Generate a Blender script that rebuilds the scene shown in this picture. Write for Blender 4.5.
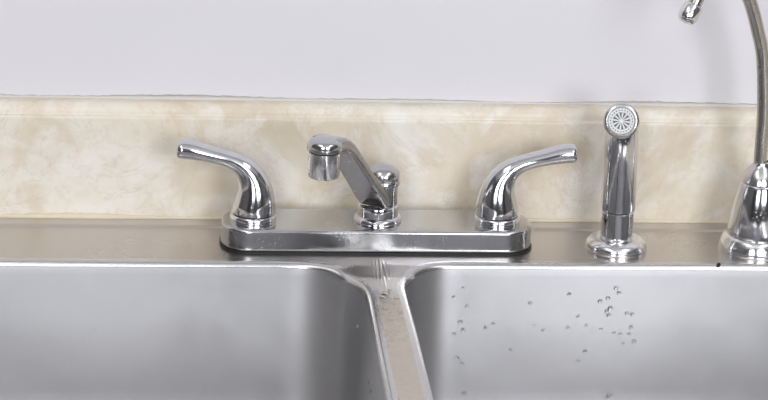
import bpy, bmesh, math, random
from mathutils import Vector, Matrix

scene = bpy.context.scene
for o in list(bpy.data.objects):
    bpy.data.objects.remove(o)
COL = scene.collection
random.seed(7)
Z0 = 0.91                       # height of the sink deck above the floor (m)

# ------------------------------------------------------------------ camera
F_PX = 2000.0
YAW, PITCH, ROLL = (math.radians(a) for a in (5.5, 19.0, 2.3))
CAM_MM = Vector((-144.3, -1549.4, 570.1))       # relative to the faucet, deck = 0


def cam_axes():
    f = Vector((math.sin(YAW) * math.cos(PITCH), math.cos(YAW) * math.cos(PITCH), -math.sin(PITCH)))
    r = Vector((math.cos(YAW), -math.sin(YAW), 0))
    u = r.cross(f)
    return (r * math.cos(ROLL) + u * math.sin(ROLL), -r * math.sin(ROLL) + u * math.cos(ROLL), f)


CR, CU, CF = cam_axes()
cam = bpy.data.cameras.new('camera')
cam.sensor_width = 36.0
cam.lens = 36.0 * F_PX / 768.0
cam.clip_start = 0.05
cam_ob = bpy.data.objects.new('camera', cam)
COL.objects.link(cam_ob)
loc = CAM_MM * 0.001 + Vector((0, 0, Z0))
cam_ob.matrix_world = Matrix(((CR.x, CU.x, -CF.x, loc.x), (CR.y, CU.y, -CF.y, loc.y),
                              (CR.z, CU.z, -CF.z, loc.z), (0, 0, 0, 1)))
scene.camera = cam_ob


def px_on(px, py, axis, value):
    """point (mm, deck frame) where the ray of a photo pixel meets a plane"""
    d = CF + CR * ((px - 384) / F_PX) - CU * ((py - 200) / F_PX)
    return CAM_MM + d * ((value - CAM_MM[axis]) / d[axis])


# ------------------------------------------------------------------ world, light, exposure
world = bpy.data.worlds.new('world')
scene.world = world
world.use_nodes = True
bg = world.node_tree.nodes['Background']
bg.inputs[0].default_value = (0.80, 0.88, 1.0, 1)
bg.inputs[1].default_value = 1.0
vs = scene.view_settings
vs.view_transform = 'Standard'
vs.look = 'None'
vs.exposure = -0.98
vs.gamma = 1.0
vs.use_curve_mapping = False

ROOM = dict(x0=-1.9, x1=2.1, y0=-2.45, y1=0.063, z1=2.45)


def area_light(name, loc, rot, sx, sy, power, color):
    l = bpy.data.lights.new(name, 'AREA')
    l.shape = 'RECTANGLE'
    l.size, l.size_y, l.energy, l.color = sx, sy, power, color
    o = bpy.data.objects.new(name, l)
    o.location, o.rotation_euler = loc, rot
    COL.objects.link(o)
    return o


# area lamps as main front light, in two invented windows behind the camera
ADDED_WINDOWS = [(-0.62, 0.70, 1.10, 2.25), (0.72, 0.90, 1.10, 2.25)]      # centre x, width, z0, z1
for cx, w, za, zb in ADDED_WINDOWS:
    area_light('window_daylight', (cx, ROOM['y0'] + 0.03, (za + zb) / 2), (math.radians(90), 0, 0), w - 0.1, zb - za - 0.1,
               (50 if cx < 0 else 66) * w, (0.93, 0.96, 1.0))
ADDED_LAMP_POWER = 4.5
ADDED_LAMPS = [(-0.75, -1.05), (0.95, -1.05)]  # unseen ceiling panels, added only to light the scene

# ------------------------------------------------------------------ materials


def new_mat(name):
    m = bpy.data.materials.new(name)
    m.use_nodes = True
    nt = m.node_tree
    return m, nt, nt.nodes['Principled BSDF']


def N(nt, kind, **kw):
    n = nt.nodes.new(kind)
    for k, v in kw.items():
        if k in n.inputs.keys() if hasattr(n.inputs, 'keys') else False:
            n.inputs[k].default_value = v
        else:
            setattr(n, k, v)
    return n


def coords(nt, scale=(1, 1, 1)):
    tc = nt.nodes.new('ShaderNodeTexCoord')
    mp = nt.nodes.new('ShaderNodeMapping')
    mp.inputs['Scale'].default_value = scale
    nt.links.new(tc.outputs['Object'], mp.inputs['Vector'])
    return mp.outputs['Vector']


def noise(nt, vec, scale, detail=4, rough=0.5, dist=0.0):
    n = nt.nodes.new('ShaderNodeTexNoise')
    n.inputs['Scale'].default_value = scale
    n.inputs['Detail'].default_value = detail
    n.inputs['Roughness'].default_value = rough
    n.inputs['Distortion'].default_value = dist
    nt.links.new(vec, n.inputs['Vector'])
    return n.outputs['Fac']


def ramp(nt, fac, stops):
    r = nt.nodes.new('ShaderNodeValToRGB')
    e = r.color_ramp.elements
    while len(e) < len(stops):
        e.new(0.5)
    for el, (p, c) in zip(e, stops):
        el.position = p
        el.color = (c, c, c, 1) if isinstance(c, (int, float)) else (*c, 1)
    nt.links.new(fac, r.inputs['Fac'])
    return r.outputs['Color']


def mix(nt, fac, a, b):
    m = nt.nodes.new('ShaderNodeMix')
    m.data_type = 'RGBA'
    for sock, v in ((m.inputs[0], fac), (m.inputs[6], a), (m.inputs[7], b)):
        if isinstance(v, bpy.types.NodeSocket):
            nt.links.new(v, sock)
        elif isinstance(v, (int, float)):
            sock.default_value = v
        else:
            sock.default_value = (*v, 1)
    return m.outputs[2]


def bump(nt, height, strength, dist, bsdf):
    b = nt.nodes.new('ShaderNodeBump')
    b.inputs['Strength'].default_value = strength
    b.inputs['Distance'].default_value = dist
    nt.links.new(height, b.inputs['Height'])
    nt.links.new(b.outputs['Normal'], bsdf.inputs['Normal'])


def srgb(r, g, b):
    f = lambda c: c / 12.92 if c <= 0.04045 else ((c + 0.055) / 1.055) ** 2.4
    return tuple(f(v / 255) for v in (r, g, b))


def plain(name, col, rough=0.5, metal=0.0, spec=0.5):
    m, nt, b = new_mat(name)
    v = coords(nt)
    n = noise(nt, v, 30, 3)
    c2 = tuple(x * 0.9 for x in col)
    nt.links.new(mix(nt, n, c2, col), b.inputs['Base Color'])
    b.inputs['Roughness'].default_value = rough
    b.inputs['Metallic'].default_value = metal
    b.inputs['Specular IOR Level'].default_value = spec
    return m


def chrome(name, col=(0.70, 0.70, 0.725), r0=0.07, r1=0.17, spots=0.5):
    """polished metal with dried water spots"""
    m, nt, b = new_mat(name)
    b.inputs['Metallic'].default_value = 1.0
    v = coords(nt)
    vo = nt.nodes.new('ShaderNodeTexVoronoi')
    vo.inputs['Scale'].default_value = 420
    nt.links.new(v, vo.inputs['Vector'])
    spot = ramp(nt, vo.outputs['Distance'], [(0.12, 1.0), (0.26, 0.0)])
    big = ramp(nt, noise(nt, v, 55, 4, 0.6), [(0.50, 0.0), (0.70, 1.0)])
    mm = nt.nodes.new('ShaderNodeMath')
    mm.operation = 'MULTIPLY'
    nt.links.new(spot, mm.inputs[0])
    nt.links.new(big, mm.inputs[1])
    sm = nt.nodes.new('ShaderNodeMath')
    sm.operation = 'MULTIPLY'
    nt.links.new(mm.outputs[0], sm.inputs[0])
    sm.inputs[1].default_value = spots
    nt.links.new(mix(nt, sm.outputs[0], col, (0.60, 0.60, 0.60)), b.inputs['Base Color'])
    rr = nt.nodes.new('ShaderNodeMapRange')
    nt.links.new(noise(nt, v, 38, 5, 0.65), rr.inputs['Value'])
    rr.inputs['From Min'].default_value = 0.35
    rr.inputs['From Max'].default_value = 0.75
    rr.inputs['To Min'].default_value = r0
    rr.inputs['To Max'].default_value = r1
    ad = nt.nodes.new('ShaderNodeMath')
    ad.operation = 'ADD'
    nt.links.new(rr.outputs['Result'], ad.inputs[0])
    nt.links.new(sm.outputs[0], ad.inputs[1])
    ad.use_clamp = True
    nt.links.new(ad.outputs[0], b.inputs['Roughness'])
    return m


def steel(name, col, r0, r1, stretch=(3, 220, 220), bumpy=0.06, aniso=0.0):
    """satin stainless steel, grain along x, faint smears"""
    m, nt, b = new_mat(name)
    b.inputs['Metallic'].default_value = 1.0
    v = coords(nt)
    g = noise(nt, coords(nt, stretch), 5.0, 3, 0.6)
    s = noise(nt, v, 9, 5, 0.6, 0.6)
    f = noise(nt, v, 60, 4, 0.6)
    c = mix(nt, s, tuple(x * 0.93 for x in col), tuple(min(1, x * 1.06) for x in col))
    c = mix(nt, ramp(nt, f, [(0.60, 0.0), (0.78, 0.35)]), c, tuple(x * 0.86 for x in col))
    nt.links.new(c, b.inputs['Base Color'])
    rr = nt.nodes.new('ShaderNodeMapRange')
    nt.links.new(s, rr.inputs['Value'])
    rr.inputs['From Min'].default_value = 0.3
    rr.inputs['From Max'].default_value = 0.7
    rr.inputs['To Min'].default_value = r0
    rr.inputs['To Max'].default_value = r1
    nt.links.new(rr.outputs['Result'], b.inputs['Roughness'])
    bump(nt, g, bumpy, 0.0006, b)
    if aniso:                               # horizontal brushing all round the bowl
        tg = nt.nodes.new('ShaderNodeTangent')
        tg.direction_type = 'RADIAL'
        tg.axis = 'Z'
        nt.links.new(tg.outputs[0], b.inputs['Tangent'])
        b.inputs['Anisotropic'].default_value = aniso
        b.inputs['Anisotropic Rotation'].default_value = 0.25
    return m


M = {}
M['chrome'] = chrome('chrome')
M['chrome_spotted'] = chrome('chrome_spotted', (0.80, 0.80, 0.82), 0.10, 0.30, 0.9)
M['chrome_dull'] = chrome('chrome_dull', (0.66, 0.65, 0.64), 0.14, 0.32, 0.4)
M['nickel'] = chrome('nickel', (0.50, 0.48, 0.46), 0.20, 0.32, 0.2)
M['basin'] = steel('basin_steel', (0.585, 0.58, 0.59), 0.38, 0.46, aniso=0.62)
M['deck'] = steel('deck_steel', (0.575, 0.545, 0.525), 0.24, 0.34)
M['rim'] = steel('rim_steel', (0.64, 0.63, 0.63), 0.22, 0.28)
M['plate_chrome'] = chrome('plate_chrome', (0.55, 0.55, 0.56), 0.10, 0.24, 0.5)
M['worn_chrome'] = chrome('worn_chrome', (0.47, 0.46, 0.45), 0.16, 0.30, 0.3)  # base darkened to carry the dark sink reflected under the arm
M['rubber'] = plain('black_rubber', (0.012, 0.012, 0.012), 0.55)
M['dark'] = plain('dark_gap', (0.02, 0.02, 0.02), 0.6)
M['caulk'] = plain('yellowed_caulk', srgb(226, 213, 189), 0.5)
M['caulk_white'] = plain('white_caulk', srgb(214, 210, 204), 0.5)
M['white_plastic'] = plain('white_plastic', (0.80, 0.80, 0.80), 0.4)
M['grey_plastic'] = plain('grey_plastic', (0.10, 0.10, 0.11), 0.35)
M['ceiling'] = plain('ceiling_paint', (0.80, 0.80, 0.80), 0.9)
M['room_paint'] = plain('room_paint', (0.16, 0.155, 0.155), 0.85)
M['floor'] = plain('brown_floor', (0.14, 0.10, 0.075), 0.45)
M['wood_dark'] = plain('dark_wood', (0.075, 0.048, 0.032), 0.45)
M['window_frame'] = plain('window_frame', (0.7, 0.7, 0.7), 0.5)
M['crumb'] = plain('black_crumb', (0.012, 0.010, 0.009), 0.8)


def divider_mat():
    m = steel('divider_steel', (0.575, 0.545, 0.525), 0.24, 0.34)
    nt = m.node_tree
    b = nt.nodes['Principled BSDF']
    v = coords(nt)
    sep = nt.nodes.new('ShaderNodeSeparateXYZ')
    nt.links.new(v, sep.inputs[0])
    # dried beige film: from a ragged edge onward towards the front, in the middle of the bridge
    n1 = noise(nt, v, 90, 5, 0.65)
    ya = nt.nodes.new('ShaderNodeMath'); ya.operation = 'MULTIPLY_ADD'
    nt.links.new(n1, ya.inputs[0]); ya.inputs[1].default_value = 0.060
    nt.links.new(sep.outputs['Y'], ya.inputs[2])
    my = nt.nodes.new('ShaderNodeMapRange'); my.clamp = True
    nt.links.new(ya.outputs[0], my.inputs['Value'])
    for k, val in zip(('From Min', 'From Max', 'To Min', 'To Max'), (-0.100, -0.092, 1, 0)):
        my.inputs[k].default_value = val
    ax = nt.nodes.new('ShaderNodeMath'); ax.operation = 'SUBTRACT'
    nt.links.new(sep.outputs['X'], ax.inputs[0]); ax.inputs[1].default_value = 0.0030
    ab = nt.nodes.new('ShaderNodeMath'); ab.operation = 'ABSOLUTE'
    nt.links.new(ax.outputs[0], ab.inputs[0])
    xa = nt.nodes.new('ShaderNodeMath'); xa.operation = 'MULTIPLY_ADD'
    nt.links.new(n1, xa.inputs[0]); xa.inputs[1].default_value = 0.006
    nt.links.new(ab.outputs[0], xa.inputs[2])
    mx = nt.nodes.new('ShaderNodeMapRange'); mx.clamp = True
    nt.links.new(xa.outputs[0], mx.inputs['Value'])
    for k, val in zip(('From Min', 'From Max', 'To Min', 'To Max'), (0.0150, 0.0168, 1, 0)):
        mx.inputs[k].default_value = val
    mu = nt.nodes.new('ShaderNodeMath'); mu.operation = 'MULTIPLY'
    nt.links.new(my.outputs[0], mu.inputs[0]); nt.links.new(mx.outputs[0], mu.inputs[1])
    old = b.inputs['Base Color'].links[0].from_socket
    cr = ramp(nt, noise(nt, coords(nt, (1, 1.4, 1)), 90, 4, 0.6, 0.8), [(0.30, srgb(156, 142, 126)), (0.36, srgb(186, 174, 160)), (0.8, srgb(197, 187, 174))])
    fac = nt.nodes.new('ShaderNodeMath'); fac.operation = 'MULTIPLY'
    nt.links.new(mu.outputs[0], fac.inputs[0]); fac.inputs[1].default_value = 0.85
    nt.links.new(mix(nt, fac.outputs[0], old, cr), b.inputs['Base Color'])
    mt = nt.nodes.new('ShaderNodeMath'); mt.operation = 'MULTIPLY_ADD'
    nt.links.new(mu.outputs[0], mt.inputs[0]); mt.inputs[1].default_value = -0.75; mt.inputs[2].default_value = 1.0
    nt.links.new(mt.outputs[0], b.inputs['Metallic'])
    return m


M['divider'] = divider_mat()


def laminate():
    m, nt, b = new_mat('marbled_laminate')
    v = coords(nt)
    n1 = noise(nt, v, 8, 5, 0.55, 0.5)
    n2 = noise(nt, v, 19, 5, 0.55, 0.8)
    n3 = noise(nt, v, 13, 5, 0.6, 0.5)
    base = ramp(nt, n1, [(0.32, srgb(218, 203, 180)), (0.46, srgb(229, 218, 201)), (0.58, srgb(234, 227, 215)), (0.72, srgb(224, 211, 191))])
    cloud = ramp(nt, n2, [(0.50, 0.0), (0.56, 0.55), (0.66, 0.9)])
    c = mix(nt, cloud, base, srgb(238, 233, 225))
    tan = ramp(nt, n3, [(0.54, 0.0), (0.60, 0.4), (0.74, 0.85)])
    c = mix(nt, tan, c, srgb(209, 191, 163))
    grey = ramp(nt, noise(nt, v, 17, 4, 0.55, 0.5), [(0.58, 0.0), (0.72, 0.45)])
    c = mix(nt, grey, c, srgb(205, 201, 190))
    mott = noise(nt, v, 75, 4, 0.65, 0.5)
    c = mix(nt, ramp(nt, mott, [(0.48, 0.0), (0.70, 0.35)]), c, srgb(216, 201, 178))
    w = noise(nt, v, 16, 6, 0.62, 1.0)
    vein = ramp(nt, w, [(0.487, 0.0), (0.5, 0.30), (0.513, 0.0)])
    c = mix(nt, vein, c, srgb(203, 184, 156))
    nt.links.new(c, b.inputs['Base Color'])
    b.inputs['Roughness'].default_value = 0.38
    b.inputs['Specular IOR Level'].default_value = 0.4
    bump(nt, n2, 0.03, 0.001, b)
    return m


M['laminate'] = laminate()


def wall_paint():
    m, nt, b = new_mat('pale_grey_wall_paint')
    v = coords(nt)
    c = mix(nt, noise(nt, v, 5, 4, 0.6), srgb(221, 218, 223), srgb(227, 224, 228))
    vo = nt.nodes.new('ShaderNodeTexVoronoi')
    vo.inputs['Scale'].default_value = 11
    nt.links.new(v, vo.inputs['Vector'])
    sp = ramp(nt, vo.outputs['Distance'], [(0.012, 0.75), (0.022, 0.0)])
    c = mix(nt, sp, c, srgb(150, 146, 146))
    nt.links.new(c, b.inputs['Base Color'])
    b.inputs['Roughness'].default_value = 0.6
    bump(nt, noise(nt, v, 240, 3, 0.5), 0.05, 0.0008, b)
    return m


M['wall'] = wall_paint()


def water():
    m, nt, b = new_mat('water')
    b.inputs['Base Color'].default_value = (1, 1, 1, 1)
    b.inputs['Roughness'].default_value = 0.02
    b.inputs['IOR'].default_value = 1.33
    b.inputs['Transmission Weight'].default_value = 1.0
    return m


M['water'] = water()


def glow(name, col, strength):
    m, nt, b = new_mat(name)
    b.inputs['Base Color'].default_value = (*col, 1)
    b.inputs['Emission Color'].default_value = (*col, 1)
    b.inputs['Emission Strength'].default_value = strength
    return m


def glass():
    m, nt, b = new_mat('window_glass')
    b.inputs['Base Color'].default_value = (1, 1, 1, 1)
    b.inputs['Roughness'].default_value = 0.0
    b.inputs['Transmission Weight'].default_value = 1.0
    b.inputs['IOR'].default_value = 1.05
    return m


M['glass'] = glass()

# ------------------------------------------------------------------ object helpers (mesh code in mm unless noted)
MM = 0.001


def make(name, verts, faces, mat, parent=None, smooth=True, scale=MM, sharp=None):
    me = bpy.data.meshes.new(name)
    me.from_pydata([(x * scale, y * scale, z * scale) for x, y, z in verts], [], faces)
    bm = bmesh.new()
    bm.from_mesh(me)
    bmesh.ops.remove_doubles(bm, verts=bm.verts, dist=1e-6)
    bmesh.ops.recalc_face_normals(bm, faces=bm.faces)
    bm.to_mesh(me)
    bm.free()
    if smooth:
        me.polygons.foreach_set('use_smooth', [True] * len(me.polygons))
        if sharp:
            me.set_sharp_from_angle(angle=math.radians(sharp))
    me.materials.append(M[mat] if isinstance(mat, str) else mat)
    o = bpy.data.objects.new(name, me)
    COL.objects.link(o)
    if parent:
        o.parent = parent
    return o


def thing(name, label, cat, loc_mm=(0, 0, 0), group=None):
    o = bpy.data.objects.new(name, None)
    o.empty_display_size = 0.02
    COL.objects.link(o)
    o.location = (loc_mm[0] * MM, loc_mm[1] * MM, loc_mm[2] * MM + Z0)
    return tag(o, label, cat, group)


def tag(o, label, cat, group=None):
    o['label'] = label
    o['category'] = cat
    if group:
        o['group'] = group
    return o


def lathe(profile, seg=64, axis='Z', origin=(0, 0, 0), frame=None, closed=False):
    """profile: (r, h) points -> verts, faces.  frame = (u, v, w) with w the axis"""
    if frame is None:
        frame = (Vector((1, 0, 0)), Vector((0, 1, 0)), Vector((0, 0, 1)))
    u, v, w = frame
    o = Vector(origin)
    V, Fc = [], []
    for r, h in profile:
        for i in range(seg):
            a = 2 * math.pi * i / seg
            V.append(tuple(o + u * (r * math.cos(a)) + v * (r * math.sin(a)) + w * h))
    n = len(profile)
    for j in range(n - 1):
        for i in range(seg):
            k = (i + 1) % seg
            Fc.append((j * seg + i, j * seg + k, (j + 1) * seg + k, (j + 1) * seg + i))
    if closed:
        Fc.append(tuple(range(seg))[::-1])
        Fc.append(tuple(range((n - 1) * seg, n * seg)))
    return V, Fc


def arc(cx, cy, r, a0, a1, n):
    return [(cx + r * math.cos(math.radians(a0 + (a1 - a0) * i / n)), cy + r * math.sin(math.radians(a0 + (a1 - a0) * i / n)))
            for i in range(n + 1)]


def spline(pts, n):
    """Catmull-Rom through tuples of any dimension"""
    P = [pts[0]] + list(pts) + [pts[-1]]
    out = []
    for i in range(1, len(P) - 2):
        for j in range(n):
            t = j / n
            out.append(tuple(0.5 * (2 * b + (c - a) * t + (2 * a - 5 * b + 4 * c - d) * t * t + (3 * b - a - 3 * c + d) * t ** 3)
                             for a, b, c, d in zip(P[i - 1], P[i], P[i + 1], P[i + 2])))
    out.append(tuple(pts[-1]))
    return out


def loft(sections, cap0=True, cap1=True):
    n = len(sections[0])
    V = [tuple(p) for s in sections for p in s]
    Fc = []
    for j in range(len(sections) - 1):
        for i in range(n):
            k = (i + 1) % n
            Fc.append((j * n + i, j * n + k, (j + 1) * n + k, (j + 1) * n + i))
    if cap0:
        Fc.append(tuple(range(n))[::-1])
    if cap1:
        Fc.append(tuple(range((len(sections) - 1) * n, len(sections) * n)))
    return V, Fc


def rrect(cx, cy, hx, hy, r, nc=12, nx=1, ny=1, pw=2.0):
    """rounded rectangle, counter-clockwise from the right side's lower end"""
    pts = []
    corners = [(cx + hx - r, cy + hy - r, 0), (cx - hx + r, cy + hy - r, 90), (cx - hx + r, cy - hy + r, 180), (cx + hx - r, cy - hy + r, 270)]
    for q, (x, y, a0) in enumerate(corners):
        px, py, pa = corners[q - 1]
        s = (px + r * math.cos(math.radians(pa + 90)), py + r * math.sin(math.radians(pa + 90)))
        e = (x + r * math.cos(math.radians(a0)), y + r * math.sin(math.radians(a0)))
        m = ny if q % 2 == 0 else nx
        for i in range(1, m):
            pts.append((s[0] + (e[0] - s[0]) * i / m, s[1] + (e[1] - s[1]) * i / m))
        for i in range(nc + 1):
            a = math.radians(a0 + 90 * i / nc)
            ca, sa = math.cos(a), math.sin(a)
            pts.append((x + r * math.copysign(abs(ca) ** (2 / pw), ca), y + r * math.copysign(abs(sa) ** (2 / pw), sa)))
    return pts


def box(x0, x1, y0, y1, z0, z1):
    V = [(x, y, z) for z in (z0, z1) for y in (y0, y1) for x in (x0, x1)]
    return V, [(0, 2, 3, 1), (4, 5, 7, 6), (0, 1, 5, 4), (2, 6, 7, 3), (0, 4, 6, 2), (1, 3, 7, 5)]


def merge(*parts):
    V, Fc = [], []
    for v, f in parts:
        n = len(V)
        V += list(v)
        Fc += [tuple(i + n for i in q) for q in f]
    return V, Fc


def sm(a, b, x):
    t = max(0.0, min(1.0, (x - a) / (b - a)))
    return t * t * (3 - 2 * t)


def structure(name, geo, mat):
    o = make(name, *geo, mat, smooth=False, scale=1.0)
    o['kind'] = 'structure'
    return o


# ------------------------------------------------------------------ the room
R = ROOM
structure('floor', box(R['x0'] - .1, R['x1'] + .1, R['y0'] - .1, R['y1'] + .1, -0.1, 0.0), 'floor')
structure('ceiling', box(R['x0'] - .1, R['x1'] + .1, R['y0'] - .1, R['y1'] + .1, R['z1'], R['z1'] + .1), 'ceiling')
structure('wall_back', box(R['x0'] - .1, R['x1'] + .1, R['y1'], R['y1'] + .1, 0, R['z1']), 'wall')
structure('wall_left', box(R['x0'] - .1, R['x0'], R['y0'], R['y1'], 0, R['z1']), 'room_paint')
structure('wall_right', box(R['x1'], R['x1'] + .1, R['y0'], R['y1'], 0, R['z1']), 'room_paint')
# wall behind the camera with openings for the two added windows
segs = []
xs = [R['x0'] - .1]
for cx, w, za, zb in ADDED_WINDOWS:
    segs.append(box(cx - w / 2, cx + w / 2, R['y0'] - .1, R['y0'], 0, za))
    segs.append(box(cx - w / 2, cx + w / 2, R['y0'] - .1, R['y0'], zb, R['z1']))
    xs += [cx - w / 2, cx + w / 2]
xs.append(R['x1'] + .1)
for i in range(0, len(xs), 2):
    segs.append(box(xs[i], xs[i + 1], R['y0'] - .1, R['y0'], 0, R['z1']))
structure('wall_front', merge(*segs), 'room_paint')
for i, (cx, w, za, zb) in enumerate(ADDED_WINDOWS):  # invented windows, placed for the light they throw on the bowls
    t = 0.04
    y0, y1 = R['y0'] - .07, R['y0'] - .03
    fr = merge(box(cx - w / 2, cx - w / 2 + t, y0, y1, za, zb), box(cx + w / 2 - t, cx + w / 2, y0, y1, za, zb),
               box(cx - w / 2 + t, cx + w / 2 - t, y0, y1, za, za + t), box(cx - w / 2 + t, cx + w / 2 - t, y0, y1, zb - t, zb),
               box(cx - w / 2 + t, cx + w / 2 - t, y0, y1, (za + zb) / 2 - t / 2, (za + zb) / 2 + t / 2))
    wo = structure('window_%d' % (i + 1), fr, 'window_frame')
    for a, b in ((za + t, (za + zb) / 2 - t / 2), ((za + zb) / 2 + t / 2, zb - t)):
        make('pane', *box(cx - w / 2 + t, cx + w / 2 - t, y0 + .015, y0 + .022, a, b), 'glass', wo, False, 1.0)

for i, (x, y) in enumerate(ADDED_LAMPS):
    side = 'left' if i == 0 else 'right'
    la = bpy.data.objects.new('ceiling_light', None)
    COL.objects.link(la)
    la.location = (x, y, R['z1'])
    tag(la, 'flush rectangular ceiling light with white frame on the %s side of the ceiling' % side, 'ceiling light', 'ceiling lights')
    hx, hy = 0.30, 0.60
    t = 0.03
    make('frame', *merge(box(-hx, hx, -hy, -hy + t, -.06, 0), box(-hx, hx, hy - t, hy, -.06, 0),
                         box(-hx, -hx + t, -hy + t, hy - t, -.06, 0), box(hx - t, hx, -hy + t, hy - t, -.06, 0)),
         'white_plastic', la, False, 1.0)
    make('diffuser', *box(-hx + t, hx - t, -hy + t, hy - t, -.055, -.045), glow('lamp_diffuser', (1.0, 0.97, 0.93), ADDED_LAMP_POWER), la, False, 1.0)

# ------------------------------------------------------------------ counter, backsplash
YB = 44.0                                  # face of the backsplash (mm)
XD, HXB = -0.5, 190.0                      # bridge centre, half width of a bowl opening
BRIDGE = 12.0
Y_BACK, Y_FRONT = -53.0, -440.0            # bowl opening
SX, SY0, SY1 = BRIDGE + 2 * HXB + 26, -500.0, 42.0

cab = thing('base_cabinet', 'dark wooden base cabinet carrying the worktop under the sink', 'cabinet', (0, 0, -910))
CX0, CX1 = -1500, 1700
make('carcass', *merge(box(CX0, CX1, -520, 62, 90, 110), box(CX0, CX0 + 18, -520, 62, 110, 868), box(CX1 - 18, CX1, -520, 62, 110, 868),
                       box(CX0 + 18, CX1 - 18, 50, 62, 110, 868), box(CX0, CX1, -470, 62, 0, 90)), 'wood_dark', cab, False)
nd = 6
for i in range(nd):
    a = CX0 + (CX1 - CX0) * i / nd + 3
    b = CX0 + (CX1 - CX0) * (i + 1) / nd - 3
    d = make('door', *merge(box(a, b, -540, -521, 115, 862)), 'wood_dark', cab, False)
    hx = b - 40 if i % 2 == 0 else a + 40
    make('handle', *merge(box(hx - 5, hx + 5, -566, -556, 700, 820), box(hx - 4, hx + 4, -556, -540, 706, 714), box(hx - 4, hx + 4, -556, -540, 806, 814)),
         'nickel', d, False)

top = thing('countertop', 'beige marbled laminate worktop around the steel sink', 'countertop')
hx0, hx1, hy0, hy1 = XD - SX + 12, XD + SX - 12, SY0 + 12, SY1 - 6
make('slab', *merge(box(CX0, hx0, -560, 62, -42, -4), box(hx1, CX1, -560, 62, -42, -4), box(hx0, hx1, -560, hy0, -42, -4), box(hx0, hx1, hy1, 62, -42, -4)),
     'laminate', top, False)

bs = thing('backsplash', 'low cream and beige marbled laminate backsplash running behind the sink', 'backsplash', (0, 0, 0))
prof = [(62.9, -3.9), (YB, -3.9), (YB, 86.0)] + [(YB + 1.8 - 1.8 * math.cos(math.radians(a)), 88.0 + 1.8 * math.sin(math.radians(a))) for a in (0, 25, 50, 75)] + \
       [(YB + 2.6, 90.0), (YB + 2.9, 91.0)] + [(YB + 2.9 + 8 - 8 * math.cos(math.radians(a)), 91.8 + 8 * math.sin(math.radians(a))) for a in range(0, 91, 10)] + \
       [(YB + 13, 99.8), (62.9, 99.8)]
S0 = [(CX0, y, z) for y, z in prof]
S1 = [(CX1, y, z) for y, z in prof]
make('panel', *loft([S0, S1]), 'laminate', bs, sharp=40)
# uneven caulk beads
V, Fc = [], []
xs = [CX0 + (CX1 - CX0) * i / 900 for i in range(901)]
for x in xs:
    k = 1.0 + 0.45 * math.sin(x * .031) * math.sin(x * .011 + 1) + random.uniform(-.16, .16)
    for a in range(0, 91, 15):
        V.append((x, YB + .2 - 2.3 * k * math.cos(math.radians(a)), 1.0 + 3.0 * k * math.sin(math.radians(a))))
    V.append((x, YB + .2, -3))
    V.append((x, YB + .2 - 2.3 * k, -3))
sec = [V[i * 9:(i + 1) * 9] for i in range(901)]
c1 = make('caulk_bead', *loft(sec), 'caulk', bs)
c1['label'] = 'yellowed caulk bead along the foot of the backsplash'
sec = []
for x in xs:
    k = 1.0 + 0.5 * math.sin(x * .023 + 2) * math.sin(x * .009) + random.uniform(-.2, .2)
    sec.append([(x, 62.8 - 2.2 * k, 99.8), (x, 62.8 - 1.5 * k, 101.0 + .3 * k), (x, 62.8, 99.8 + 2.6 * k), (x, 62.8, 99.3)])
c2 = make('caulk_bead', *loft(sec), 'caulk_white', bs)
c2['label'] = 'thin pale caulk line between backsplash top and wall'

# ------------------------------------------------------------------ sink
sink = thing('kitchen_sink', 'stainless steel double bowl sink with a bridge between the bowls', 'sink')
CXB = {-1: XD - BRIDGE - HXB, 1: XD + BRIDGE + HXB}
CYB, HYB = (Y_BACK + Y_FRONT) / 2, (Y_BACK - Y_FRONT) / 2
RCS = {-1: 74.0, 1: 54.0}
PW = 2.5
NC, NX, NY = 26, 40, 30


def sag(x, y):
    """the bridge between the bowls lies a little below the deck"""
    wy = sm(-62, -76, y) * sm(Y_FRONT + 9, Y_FRONT + 23, y)
    return -4.0 * wy * sm(80, 30, abs(x - XD))


def bead(x, y):
    d = min(SX - abs(x - XD), y - SY0, SY1 - y)
    return 1.7 * sm(20.2, 17, d) - 3.6 * sm(3.0, 0.0, d) ** 2


def ring(side, inset):
    return rrect(CXB[side], CYB, HXB - inset, HYB - inset, max(RCS[side] - inset, 14.0), NC, NX, NY, PW)


def outer_ring(side):
    """points of the half deck's rectangle, one for each point of the bowl's opening"""
    x0, x1 = (XD - SX, XD) if side < 0 else (XD, XD + SX)
    out = []
    for q, p in enumerate(ring(side, -3)):
        out.append(p)
    src = out
    res = []
    RC = RCS[side]
    cxl, cxr = CXB[side] - HXB + RC, CXB[side] + HXB - RC
    cyl, cyr = CYB - HYB + RC, CYB + HYB - RC
    for (x, y) in src:
        if cxl - 1e-6 <= x <= cxr + 1e-6:
            res.append((x, SY1 if y > CYB else SY0))
        elif cyl - 1e-6 <= y <= cyr + 1e-6:
            res.append((x1 if x > CXB[side] else x0, y))
        else:
            sxn = 1 if x > cxr else -1
            syn = 1 if y > cyr else -1
            ccx, ccy = (cxr if sxn > 0 else cxl), (cyr if syn > 0 else cyl)
            a = math.atan2(abs(y - ccy), abs(x - ccx)) / (math.pi / 2)      # 0 on the side, 1 on the top
            ox, oy = (x1 if sxn > 0 else x0), (SY1 if syn > 0 else SY0)
            if a <= .5:
                res.append((ox, ccy + (oy - ccy) * (a / .5)))
            else:
                res.append((ccx + (ox - ccx) * ((1 - a) / .5), oy))
    return res


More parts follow.
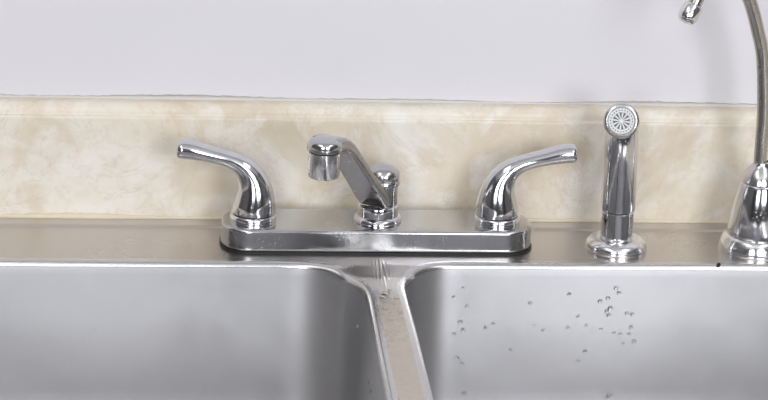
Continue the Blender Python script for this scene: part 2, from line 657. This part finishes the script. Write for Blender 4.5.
dV, dF = [], []
NL = 64
for side in (-1, 1):
    a, b = ring(side, -3), outer_ring(side)
    n = len(a)
    base = len(dV)
    for j in range(NL + 1):
        t = j / NL
        for (p, q) in zip(a, b):
            x, y = p[0] + (q[0] - p[0]) * t, p[1] + (q[1] - p[1]) * t
            dV.append((x, y, sag(x, y) + bead(x, y)))
    for j in range(NL):
        for i in range(n):
            k = (i + 1) % n
            dF.append((base + j * n + i, base + j * n + k, base + (j + 1) * n + k, base + (j + 1) * n + i))


def is_bridge(f):
    cx = sum(dV[i][0] for i in f) / 4
    cy = sum(dV[i][1] for i in f) / 4
    return abs(cx - XD) < 62 and Y_FRONT + 26 < cy < -79


make('deck', dV, [f for f in dF if not is_bridge(f)], 'deck', sink)


def prune(V, Fc):
    used = sorted({i for f in Fc for i in f})
    m = {o: n for n, o in enumerate(used)}
    return [V[i] for i in used], [tuple(m[i] for i in f) for f in Fc]


for o in (sink.children[0],):
    bm = bmesh.new(); bm.from_mesh(o.data)
    bmesh.ops.delete(bm, geom=[v for v in bm.verts if not v.link_faces], context='VERTS')
    bm.to_mesh(o.data); bm.free()
br = make('divider', *prune(dV, [f for f in dF if is_bridge(f)]), 'divider', sink)
br['label'] = 'narrow bridge between the two bowls with peeling beige film'

FR, DRAFT, DEPTH, BR = 4.5, math.tan(math.radians(3.0)), 168.0, 60.0


def wall_inset(z):
    return FR + (-z - FR) * DRAFT


for side in (-1, 1):
    prof = [(-3, 0), (-1.5, 0), (0, 0)]
    for i in range(1, 9):
        a = math.radians(87 * i / 8)
        prof.append((FR * math.sin(a), -FR * (1 - math.cos(a))))
    zb = -(DEPTH - BR)
    for i in range(1, 17):
        z = -FR + (zb + FR) * i / 16
        prof.append((wall_inset(z), z))
    i0 = wall_inset(zb)
    for i in range(1, 13):
        a = math.radians(90 * i / 12)
        prof.append((i0 + BR * (1 - math.cos(a)), zb - BR * math.sin(a)))
    V, Fc = [], []
    rings = [ring(side, ins) for ins, _ in prof]
    n = len(rings[0])
    for (ins, z), rg in zip(prof, rings):
        for (x, y) in rg:
            V.append((x, y, z + sag(x, y) * sm(-70, -8, z)))
    # the floor falls gently to the drain
    last = rings[-1]
    dr = (CXB[side], CYB)
    L = len(prof)
    for t in (.25, .5, .75, 1.0):
        for i, (x, y) in enumerate(last):
            a = math.atan2(y - dr[1], x - dr[0])
            ex, ey = dr[0] + 46 * math.cos(a), dr[1] + 46 * math.sin(a)
            V.append((x + (ex - x) * t, y + (ey - y) * t, -DEPTH - 4 * t))
        L += 1
    for j in range(L - 1):
        for i in range(n):
            k = (i + 1) % n
            Fc.append((j * n + i, j * n + k, (j + 1) * n + k, (j + 1) * n + i))
    bo = make('basin', [(x - dr[0], y - dr[1], z) for x, y, z in V], Fc, 'basin', sink)
    bo.location = (dr[0] * MM, dr[1] * MM, 0)
    bo.data.materials.append(M['rim'])      # worn, polished edge of the opening
    for pl in bo.data.polygons:
        if all(bo.data.vertices[i].co.z > -0.0105 for i in pl.vertices) and sum(math.hypot(0, 0) + bo.data.vertices[i].co.z for i in pl.vertices) / 4 > -FR * MM * 0.9 + sag(pl.center.x * 1000 + dr[0], pl.center.y * 1000 + dr[1]) * MM:
            pl.material_index = 1
    bo['label'] = 'left bowl of satin steel with a dark curved corner' if side < 0 else 'right bowl of satin steel wet with drops'
    v, f = lathe([(46.5, -172.0), (44, -173.5), (38, -177), (37, -184), (20, -185), (0.01, -185)], 48)
    make('drain_strainer', v, f, 'chrome_dull', bo, sharp=40)

# curled flakes of the film on the bridge
fv, ff = [], []
for px, py, w, h, a in ((385.5, 294, 2.8, 1.0, .5), (388.5, 291.5, 1.8, .8, -.2), (383, 297.5, 1.6, .9, 1.0), (397, 298, 1.3, .9, 1.3), (384, 309, 1.5, .8, .2), (400, 312.5, 2.2, .5, -.2)):
    p = px_on(px, py, 2, -4)
    n0 = len(fv)
    for i in range(6):
        for j in range(4):
            u, v = (i / 5 - .5) * 2, (j / 3 - .5) * 2
            x, y = u * w * (1 - .3 * abs(v)), v * h * 3 * (1 - .4 * abs(u)) + 1.5 * u * u
            fv.append((p.x + x * math.cos(a) - y * math.sin(a), p.y + x * math.sin(a) + y * math.cos(a), -3.85 + 0.9 * u * u + .25 * v * v))
    for i in range(5):
        for j in range(3):
            ff.append((n0 + i * 4 + j, n0 + i * 4 + j + 1, n0 + (i + 1) * 4 + j + 1, n0 + (i + 1) * 4 + j))
fl = make('peeling_film', fv, ff, plain('pale_film', srgb(206, 196, 184), 0.4), br)
so = fl.modifiers.new('thickness', 'SOLIDIFY')
so.thickness = 0.0002
fl['kind'] = 'stuff'

# ------------------------------------------------------------------ main faucet
YF = -8.0
fa = thing('faucet', 'chrome two-handle faucet with its spout swung left, mounted behind the sink bridge', 'faucet', (-1.5, YF, 0))
TOPZ = 20.0


def plate(prof, name, mat, sharp=None):
    secs = [[(x, y, z) for x, y in rrect(0.4, -1.2, 128.0 - i, 28.8 - i, max(25 - i, 3), 14, 30, 4)] for i, z in prof]
    return make(name, *loft(secs), mat, fa, sharp=sharp)


plate([(0.8, 0.0), (-0.6, 0.1), (-0.6, 1.9), (0.2, 2.2), (2.0, 2.2)], 'gasket', 'rubber', 40)
pp = [(3.0, 2.3), (0.6, 2.3), (0.1, 2.8), (0.2, 4.5), (0.9, 17.2)] + [(0.9 + 2.7 * (1 - math.cos(math.radians(a))), 17.3 + 2.7 * math.sin(math.radians(a))) for a in (15, 30, 45, 60, 75, 90)] + [(6.0, TOPZ), (9.0, TOPZ)]
plate(pp, 'deck_plate', 'plate_chrome', 50)


def lever_handle(sgn):
    cx = 100.1 * sgn - (1.0 if sgn < 0 else 0.0)
    # (offset outward from the base centre, z, in-plane radius, radius across)
    ctl = [(-0.6, 26.4, 18.0, 18.0), (-0.9, 30.5, 17.7, 17.5), (-1.4, 36.0, 16.8, 16.6), (-1.2, 44.0, 15.0, 15.0), (0.3, 51.2, 13.1, 13.2),
           (3.5, 57.8, 11.1, 11.6), (8.6, 64.0, 9.0, 10.2), (16.5, 68.9, 7.2, 9.0), (26.0, 72.2, 6.5, 8.4), (38.0, 75.2, 6.9, 8.6),
           (50.0, 77.9, 7.9, 9.0), (58.0, 78.8, 8.1, 9.2), (60.8, 79.0, 7.6, 8.8), (62.2, 79.1, 6.0, 7.2), (62.4, 79.1, 2.0, 3.0)]
    path = spline(ctl[:12], 8) + ctl[12:]
    secs = []
    for i, (s, z, ra, rb) in enumerate(path):
        a, b = path[max(i - 1, 0)], path[min(i + 1, len(path) - 1)]
        if i >= len(path) - 5:
            tx, tz = 1.0, 0.10
        else:
            tx, tz = b[0] - a[0], b[1] - a[1]
        if i == 0:
            tx, tz = 0, 1
        l = math.hypot(tx, tz)
        tx, tz = tx / l, tz / l
        nx, nz = -tz, tx
        secs.append([(cx + sgn * (s + nx * ra * math.cos(t)), rb * math.sin(t), z + nz * ra * math.cos(t))
                     for t in [2 * math.pi * k / 36 for k in range(36)]])
    h = make('handle', *loft(secs), 'chrome', fa, sharp=60)
    h['label'] = 'left lever handle pointing left' if sgn < 0 else 'right lever handle pointing right'
    ringp = [(15, TOPZ), (19.0, TOPZ), (19.2, 21.0), (18.9, 23.2), (18.3, 24.7), (17.6, 25.3), (15.5, 25.3)]
    make('collar', *lathe(ringp, 56, origin=(cx, 0, 0)), 'chrome_spotted', h, sharp=50)
    make('gap_ring', *lathe([(16.6, 25.1), (16.6, 26.9), (10, 26.9)], 48, origin=(cx, 0, 0)), 'dark', h, sharp=50)


lever_handle(-1)
lever_handle(1)

# spout
sp_base = make('spout', *lathe([(15, TOPZ), (19.4, TOPZ), (19.8, 21.2), (19.2, 22.8), (18.0, 24.4), (16.9, 24.8), (16.8, 25.4), (16.7, 26.0), (16.7, 32.0), (16.3, 33.2), (15.2, 33.8), (0.01, 33.8)],
                               64, origin=(0.9, 0, 0)), 'chrome', fa, sharp=35)
sp_base['label'] = 'chrome spout swung to the left over the left bowl'
PC = (4.4, 3.0)
make('post', *lathe([(12.9, 28), (12.9, 50.5)], 48, origin=(PC[0], PC[1], 0)), 'chrome', sp_base)
make('cap', *lathe([(11.5, 50.5), (14.0, 50.5), (14.3, 51.4), (14.0, 53.4), (13.4, 53.9), (13.3, 54.6), (13.8, 55.2), (13.8, 57.6)] +
                   [(13.8 * math.cos(math.radians(a)), 57.6 + 9.8 * math.sin(math.radians(a))) for a in (12, 24, 36, 48, 60, 72, 82)] + [(0.01, 67.4)],
                   48, origin=(PC[0], PC[1], 0)), 'plate_chrome', sp_base, sharp=50)
HX, HY = -50.2, -92.0                      # head, relative to the faucet root
dh = Vector((HX, HY, 0)).normalized()
dn = Vector((-dh.y, dh.x, 0))              # across the arm
ctl = [(5.0, 37.5, 13.2, 4.6), (14.0, 46.2, 13.6, 4.6), (36.0, 67.0, 13.0, 4.4), (58.0, 87.2, 12.6, 4.4), (76.0, 102.8, 12.5, 4.8), (90.0, 110.4, 12.6, 5.4), (103.0, 112.8, 12.4, 5.0)]
path = spline(ctl, 8)
secs = []
for i, (s, z, w, th) in enumerate(path):
    a, b = path[max(i - 1, 0)], path[min(i + 1, len(path) - 1)]
    tv = (dh * (b[0] - a[0]) + Vector((0, 0, b[1] - a[1]))).normalized()
    up = tv.cross(dn)
    if up.z < 0:
        up = -up
    c = dh * s + Vector((0, 0, z))
    secs.append([c + dn * u + up * v for u, v in rrect(0, 0, w, th, 3.0, 6)])
make('arm', *loft(secs), 'worn_chrome', sp_base, sharp=60)
hd = [(12.2, 109.0), (13.4, 109.0), (13.6, 109.8), (13.5, 112)] + [(9.0 + 4.5 * math.cos(math.radians(a)), 112.4 + 5.2 * math.sin(math.radians(a))) for a in (10, 25, 40, 55, 70, 85)] + [(5, 118.2), (0.01, 118.6)]
make('head', *lathe(hd, 56, origin=(HX, HY, 0)), 'plate_chrome', sp_base, sharp=60)
make('aerator', *lathe([(0.01, 90.5), (9.6, 90.5), (9.8, 87.8), (11.4, 87.6), (12.0, 88.4), (12.2, 107.4), (11.4, 108.0), (11.0, 109.4)], 56, origin=(HX, HY, 0)), 'chrome_spotted', sp_base, sharp=40)
make('seam_ring', *lathe([(11.6, 107.7), (12.3, 107.7), (12.3, 109.2), (11.6, 109.2)], 48, origin=(HX, HY, 0)), 'dark', sp_base, sharp=40)

# ------------------------------------------------------------------ side sprayer
sy = thing('side_sprayer', 'upright chrome side sprayer with round spray face, between the faucet and the gooseneck tap', 'sprayer', (197.6, -17.5, 0))
make('base_flange', *lathe([(22, 0), (25.0, 0), (25.5, 1.4), (25.2, 4.2), (23.8, 6.8), (21.0, 8.8), (17.6, 9.8), (15.6, 9.9), (14.6, 9.2), (12, 9)], 64), 'chrome_spotted', sy, sharp=60)
tilt = math.radians(-1.3)
ho = make('holder', *lathe([(13.0, 6), (13.2, 10), (13.5, 32.6), (12.6, 33.6), (11, 33.8)], 56), 'chrome', sy, sharp=40)
ho.rotation_euler = (0, tilt, 0)
secs = []
for z, ra, rb in [(34.0, 12.8, 12.8), (34.6, 14.3, 14.3), (38, 14.4, 14.4), (55, 14.1, 14.1), (75, 13.7, 13.7), (92, 13.4, 13.4), (102, 12.8, 13.3), (110, 12.2, 12.8), (117, 10.0, 11.0), (121, 6.5, 8), (122.5, 2.0, 3)]:
    secs.append([(ra * math.cos(t), rb * math.sin(t) + (0 if z < 92 else (z - 92) * .10), z) for t in [2 * math.pi * k / 48 for k in range(48)]])
body = make('body', *loft(secs), 'chrome', sy, sharp=50)
body.rotation_euler = (0, tilt, 0)
# thumb lever on the back of the body
secs = []
for z, y, w, th in [(112, 12.0, 6, 2.0), (106, 16.0, 7.5, 2.4), (92, 18.2, 8, 2.4), (70, 18.4, 7.5, 2.2), (52, 17.0, 6, 1.8), (46, 15.0, 4, 1.2)]:
    secs.append([(x + 7, y + yy - 1, z) for x, yy in rrect(0, 0, w, th, 1.1, 4)])
lv = make('thumb_lever', *loft(secs), 'chrome_dull', sy, sharp=60)
lv.rotation_euler = (0, tilt, 0)
# round head looking at the room
ax = Vector((-0.14, -math.cos(math.radians(14)), math.sin(math.radians(14)))).normalized()
fu = ax.cross(Vector((0, 0, 1))).normalized()
fvv = fu.cross(ax)
HC = Vector((-5.0, -2.0, 111.0))
fr = (fu, fvv, ax)
hp = [(6, -17), (10.5, -14), (12.6, -8), (13.6, 0), (14.3, 8), (14.6, 11.6), (14.3, 13.2), (13.2, 14.4), (11.8, 14.6), (11.0, 13.8), (10.6, 11.5), (0.01, 11.5)]
head = make('head', *lathe(hp, 56, origin=HC, frame=fr), 'chrome_dull', sy, sharp=40)
face = make('spray_face', *lathe([(10.5, 11.0), (10.5, 12.6), (10.0, 13.1), (7.3, 13.1), (7.0, 12.3), (0.01, 12.3)], 48, origin=HC, frame=fr), 'white_plastic', head, sharp=40)
face['label'] = 'round white spray face with dark holes and spokes'
for i in range(24):                        # ring of spray holes
    a = 2 * math.pi * i / 24
    c = HC + fu * (8.8 * math.cos(a)) + fvv * (8.8 * math.sin(a))
    make('spray_hole', *lathe([(0.62, 13.0), (0.62, 13.25), (0.01, 13.25)], 8, origin=c, frame=fr), 'grey_plastic', head, sharp=40)
disc = make('spray_disc', *lathe([(6.9, 12.2), (6.9, 12.5), (0.01, 12.5)], 40, origin=HC, frame=fr), 'grey_plastic', head, sharp=40)
for i in range(12):                        # spokes of the centre
    a = 2 * math.pi * i / 12 + .1
    er, et = fu * math.cos(a) + fvv * math.sin(a), -fu * math.sin(a) + fvv * math.cos(a)
    V = []
    for h in (12.4, 13.15):
        for r, w in ((1.0, .25), (6.8, .75)):
            V += [HC + ax * h + er * r - et * w, HC + ax * h + er * r + et * w]
    make('spoke', V, [(0, 1, 3, 2), (4, 6, 7, 5), (0, 4, 5, 1), (2, 3, 7, 6), (0, 2, 6, 4), (1, 5, 7, 3)], 'white_plastic', head, False)
make('hub', *lathe([(1.5, 12.4), (1.5, 13.3), (0.01, 13.5)], 16, origin=HC, frame=fr), 'white_plastic', head, sharp=40)

# ------------------------------------------------------------------ gooseneck drinking tap
gx = thing('gooseneck_tap', 'slender gooseneck drinking water tap with bell-shaped chrome base at right', 'tap', (314.8, -16.5, 0))
make('base_flange', *lathe([(25, 0), (29.4, 0), (29.8, 1.2), (29.4, 4.5), (27.8, 8.2), (26.4, 11.4), (25.2, 13.0), (23.6, 13.6), (20, 13.6)], 64), 'chrome_spotted', gx, sharp=60)
make('bell', *lathe([(23.4, 13.4), (24.0, 14.2), (23.6, 18), (22.2, 29), (20.4, 41), (18.2, 52), (16.6, 58), (16.0, 58.8), (13, 59.0)], 64), 'chrome', gx, sharp=60)
make('neck_nut', *lathe([(13.6, 59.0), (15.6, 59.4), (15.2, 61.5), (12.6, 67.5), (8.8, 72.2), (6.9, 74.4), (6.7, 76.4), (5.2, 76.8)], 48, origin=(-.6, 0, 0)), 'chrome_dull', gx, sharp=60)
pd = Vector((-math.cos(math.radians(30)), -math.sin(math.radians(30)), 0))
pside = Vector((-pd.y, pd.x, 0))
OX = Vector((312.5 - 314.5, 0, 0))


def tube(pts, rads, seg=24):
    secs = []
    for i, (s, z) in enumerate(pts):
        a, b = pts[max(i - 1, 0)], pts[min(i + 1, len(pts) - 1)]
        t = (pd * (b[0] - a[0]) + Vector((0, 0, b[1] - a[1]))).normalized()
        nn = pside.cross(t)
        c = OX + pd * s + Vector((0, 0, z))
        r = rads[i] if isinstance(rads, list) else rads
        secs.append([c + pside * (r * math.cos(q)) + nn * (r * math.sin(q)) for q in [2 * math.pi * k / seg for k in range(seg)]])
    return loft(secs)


gp = spline([(0.0, 70), (0.8, 90), (2.6, 122), (9.6, 165), (19.0, 190), (30.5, 214), (45, 233), (60, 241), (74, 238.5), (83, 231), (88.2, 222.5), (91.6, 216.5)], 8)
make('gooseneck', *tube(gp, 5.4), 'nickel', gx, sharp=60)
t0, t1 = Vector((91.2, 217.8)), Vector((99.2, 205.0))
dd = (t1 - t0)
nz = [(t0 + dd * k) for k in (0, .04, .12, .7, .92, 1.0, 1.0)]
make('nozzle', *tube([tuple(p) for p in nz[:6]], [5.8, 7.2, 7.9, 7.9, 6.8, 5.0]), 'chrome_spotted', gx, sharp=60)

# ------------------------------------------------------------------ water drops on the bowls' walls
rb = random.Random(3)
dropme = None


def drop_mesh():
    V, Fc = [], []
    seg = 12
    for r, h in ((1.0, -.05), (1.05, 0.12), (.93, .42), (.64, .66), (.25, .77)):
        for i in range(seg):
            a = 2 * math.pi * i / seg
            V.append((r * math.cos(a), r * math.sin(a) * (1.12 if math.sin(a) < 0 else .95), h))
    for j in range(4):
        for i in range(seg):
            k = (i + 1) % seg
            Fc.append((j * seg + i, j * seg + k, (j + 1) * seg + k, (j + 1) * seg + i))
    Fc.append(tuple(range(4 * seg, 5 * seg)))
    Fc.append(tuple(range(seg))[::-1])
    return V, Fc


spots_r = [(616, 288, 1.5), (619, 293, 1.6), (608, 298, 1.4), (600, 301, 1.5), (610, 308, 1.7), (607, 311, 1.5), (609, 315, 1.7), (627, 313, 1.4),
           (632, 314, 1.3), (569, 294, 1.3), (578, 316, 1.3), (586, 325, 1.2), (568, 328, 1.4), (543, 330, 1.1), (631, 327, 1.5), (634, 341, 1.5),
           (614, 333, 1.3), (620, 334, 1.3), (629, 334, 1.2), (623, 343, 1.1), (585, 351, 1.3), (578, 361, 1.4), (609, 399 - 3, 2.0), (530, 303, 1.4),
           (460, 322, 1.6), (463, 330, 1.6), (454, 334, 1.4), (457, 358, 1.5), (462, 364, 1.5), (464, 393, 1.5), (486, 327, 1.2), (493, 324, 1.2),
           (510, 350, 1.2), (454, 297, 1.2), (467, 306, 1.2), (432, 305, 1.2), (463, 288, 1.0), (534, 325, 1.0), (485, 328, 1.1), (601, 329, 1.2)]
spots_l = [(346, 303, 1.0), (369, 382, 1.3), (371, 391, 1.3), (358, 326, 1.0), (312, 371, 1.0), (250, 305, .9)]


def put_drop(px, py, r, side):
    # walk the ray to the steel: straight back wall, or its rounded corner
    d = (CF + CR * ((px - 384) / F_PX) - CU * ((py - 200) / F_PX)).normalized()
    best = None
    t = 1400.0
    cx = CXB[side]
    while t < 1900:
        p = CAM_MM + d * t
        ins = wall_inset(min(p.z, -FR))
        hx, hy, rr = HXB - ins, HYB - ins, max(RCS[side] - ins, 14)
        qx, qy = abs(p.x - cx) - (hx - rr), abs(p.y - CYB) - (hy - rr)
        sd = (max(qx, 0) ** PW + max(qy, 0) ** PW) ** (1 / PW) + min(max(qx, qy), 0) - rr
        if sd > -0.02 and p.z < -FR and p.y > CYB:
            best = p
            nx = (max(qx, 0) ** (PW - 1) * (1 if p.x > cx else -1))
            ny = max(qy, 0) ** (PW - 1)
            l = math.hypot(nx, ny) or 1
            nrm = Vector((-nx / l, -ny / l, DRAFT)).normalized()
            break
        t += .05
    if best is None:
        return
    global dropme
    if dropme is None:
        o = make('water_drop', *drop_mesh(), 'water')
        dropme = o.data
    else:
        o = bpy.data.objects.new('water_drop', dropme)
        COL.objects.link(o)
    upv = (Vector((0, 0, 1)) - nrm * nrm.z).normalized()
    right = upv.cross(nrm)
    p = best * MM + Vector((0, 0, Z0))
    m = Matrix(((right.x, upv.x, nrm.x, p.x), (right.y, upv.y, nrm.y, p.y), (right.z, upv.z, nrm.z, p.z), (0, 0, 0, 1)))
    o.matrix_world = m @ Matrix.Diagonal((r * 1.2, r * 1.2, r * 1.2, 1))
    if side > 0:
        tag(o, 'tiny clear water drop clinging to the wall of the right bowl', 'water drop', 'water drops in the right bowl')
    else:
        tag(o, 'tiny clear water drop clinging to the wall of the left bowl', 'water drop', 'water drops in the left bowl')


for s in spots_r:
    put_drop(*s, 1)
for s in spots_l:
    put_drop(*s, -1)

# black crumb on the rim before the gooseneck tap
p = px_on(719, 264.5, 2, .5)
V, Fc = lathe([(0.2, -.6), (1.3, -.5), (1.7, .3), (1.2, 1.0), (.2, 1.3)], 9, closed=True)
V = [(x * (1 + .4 * math.sin(3 * y)), y * 1.5 + .5 * x, z) for x, y, z in V]
cr = make('crumb', V, Fc, 'crumb', smooth=False)
cr.location = (p.x * MM, p.y * MM, Z0 + .0003)
tag(cr, 'tiny black crumb on the rim of the right bowl below the gooseneck tap', 'crumb')
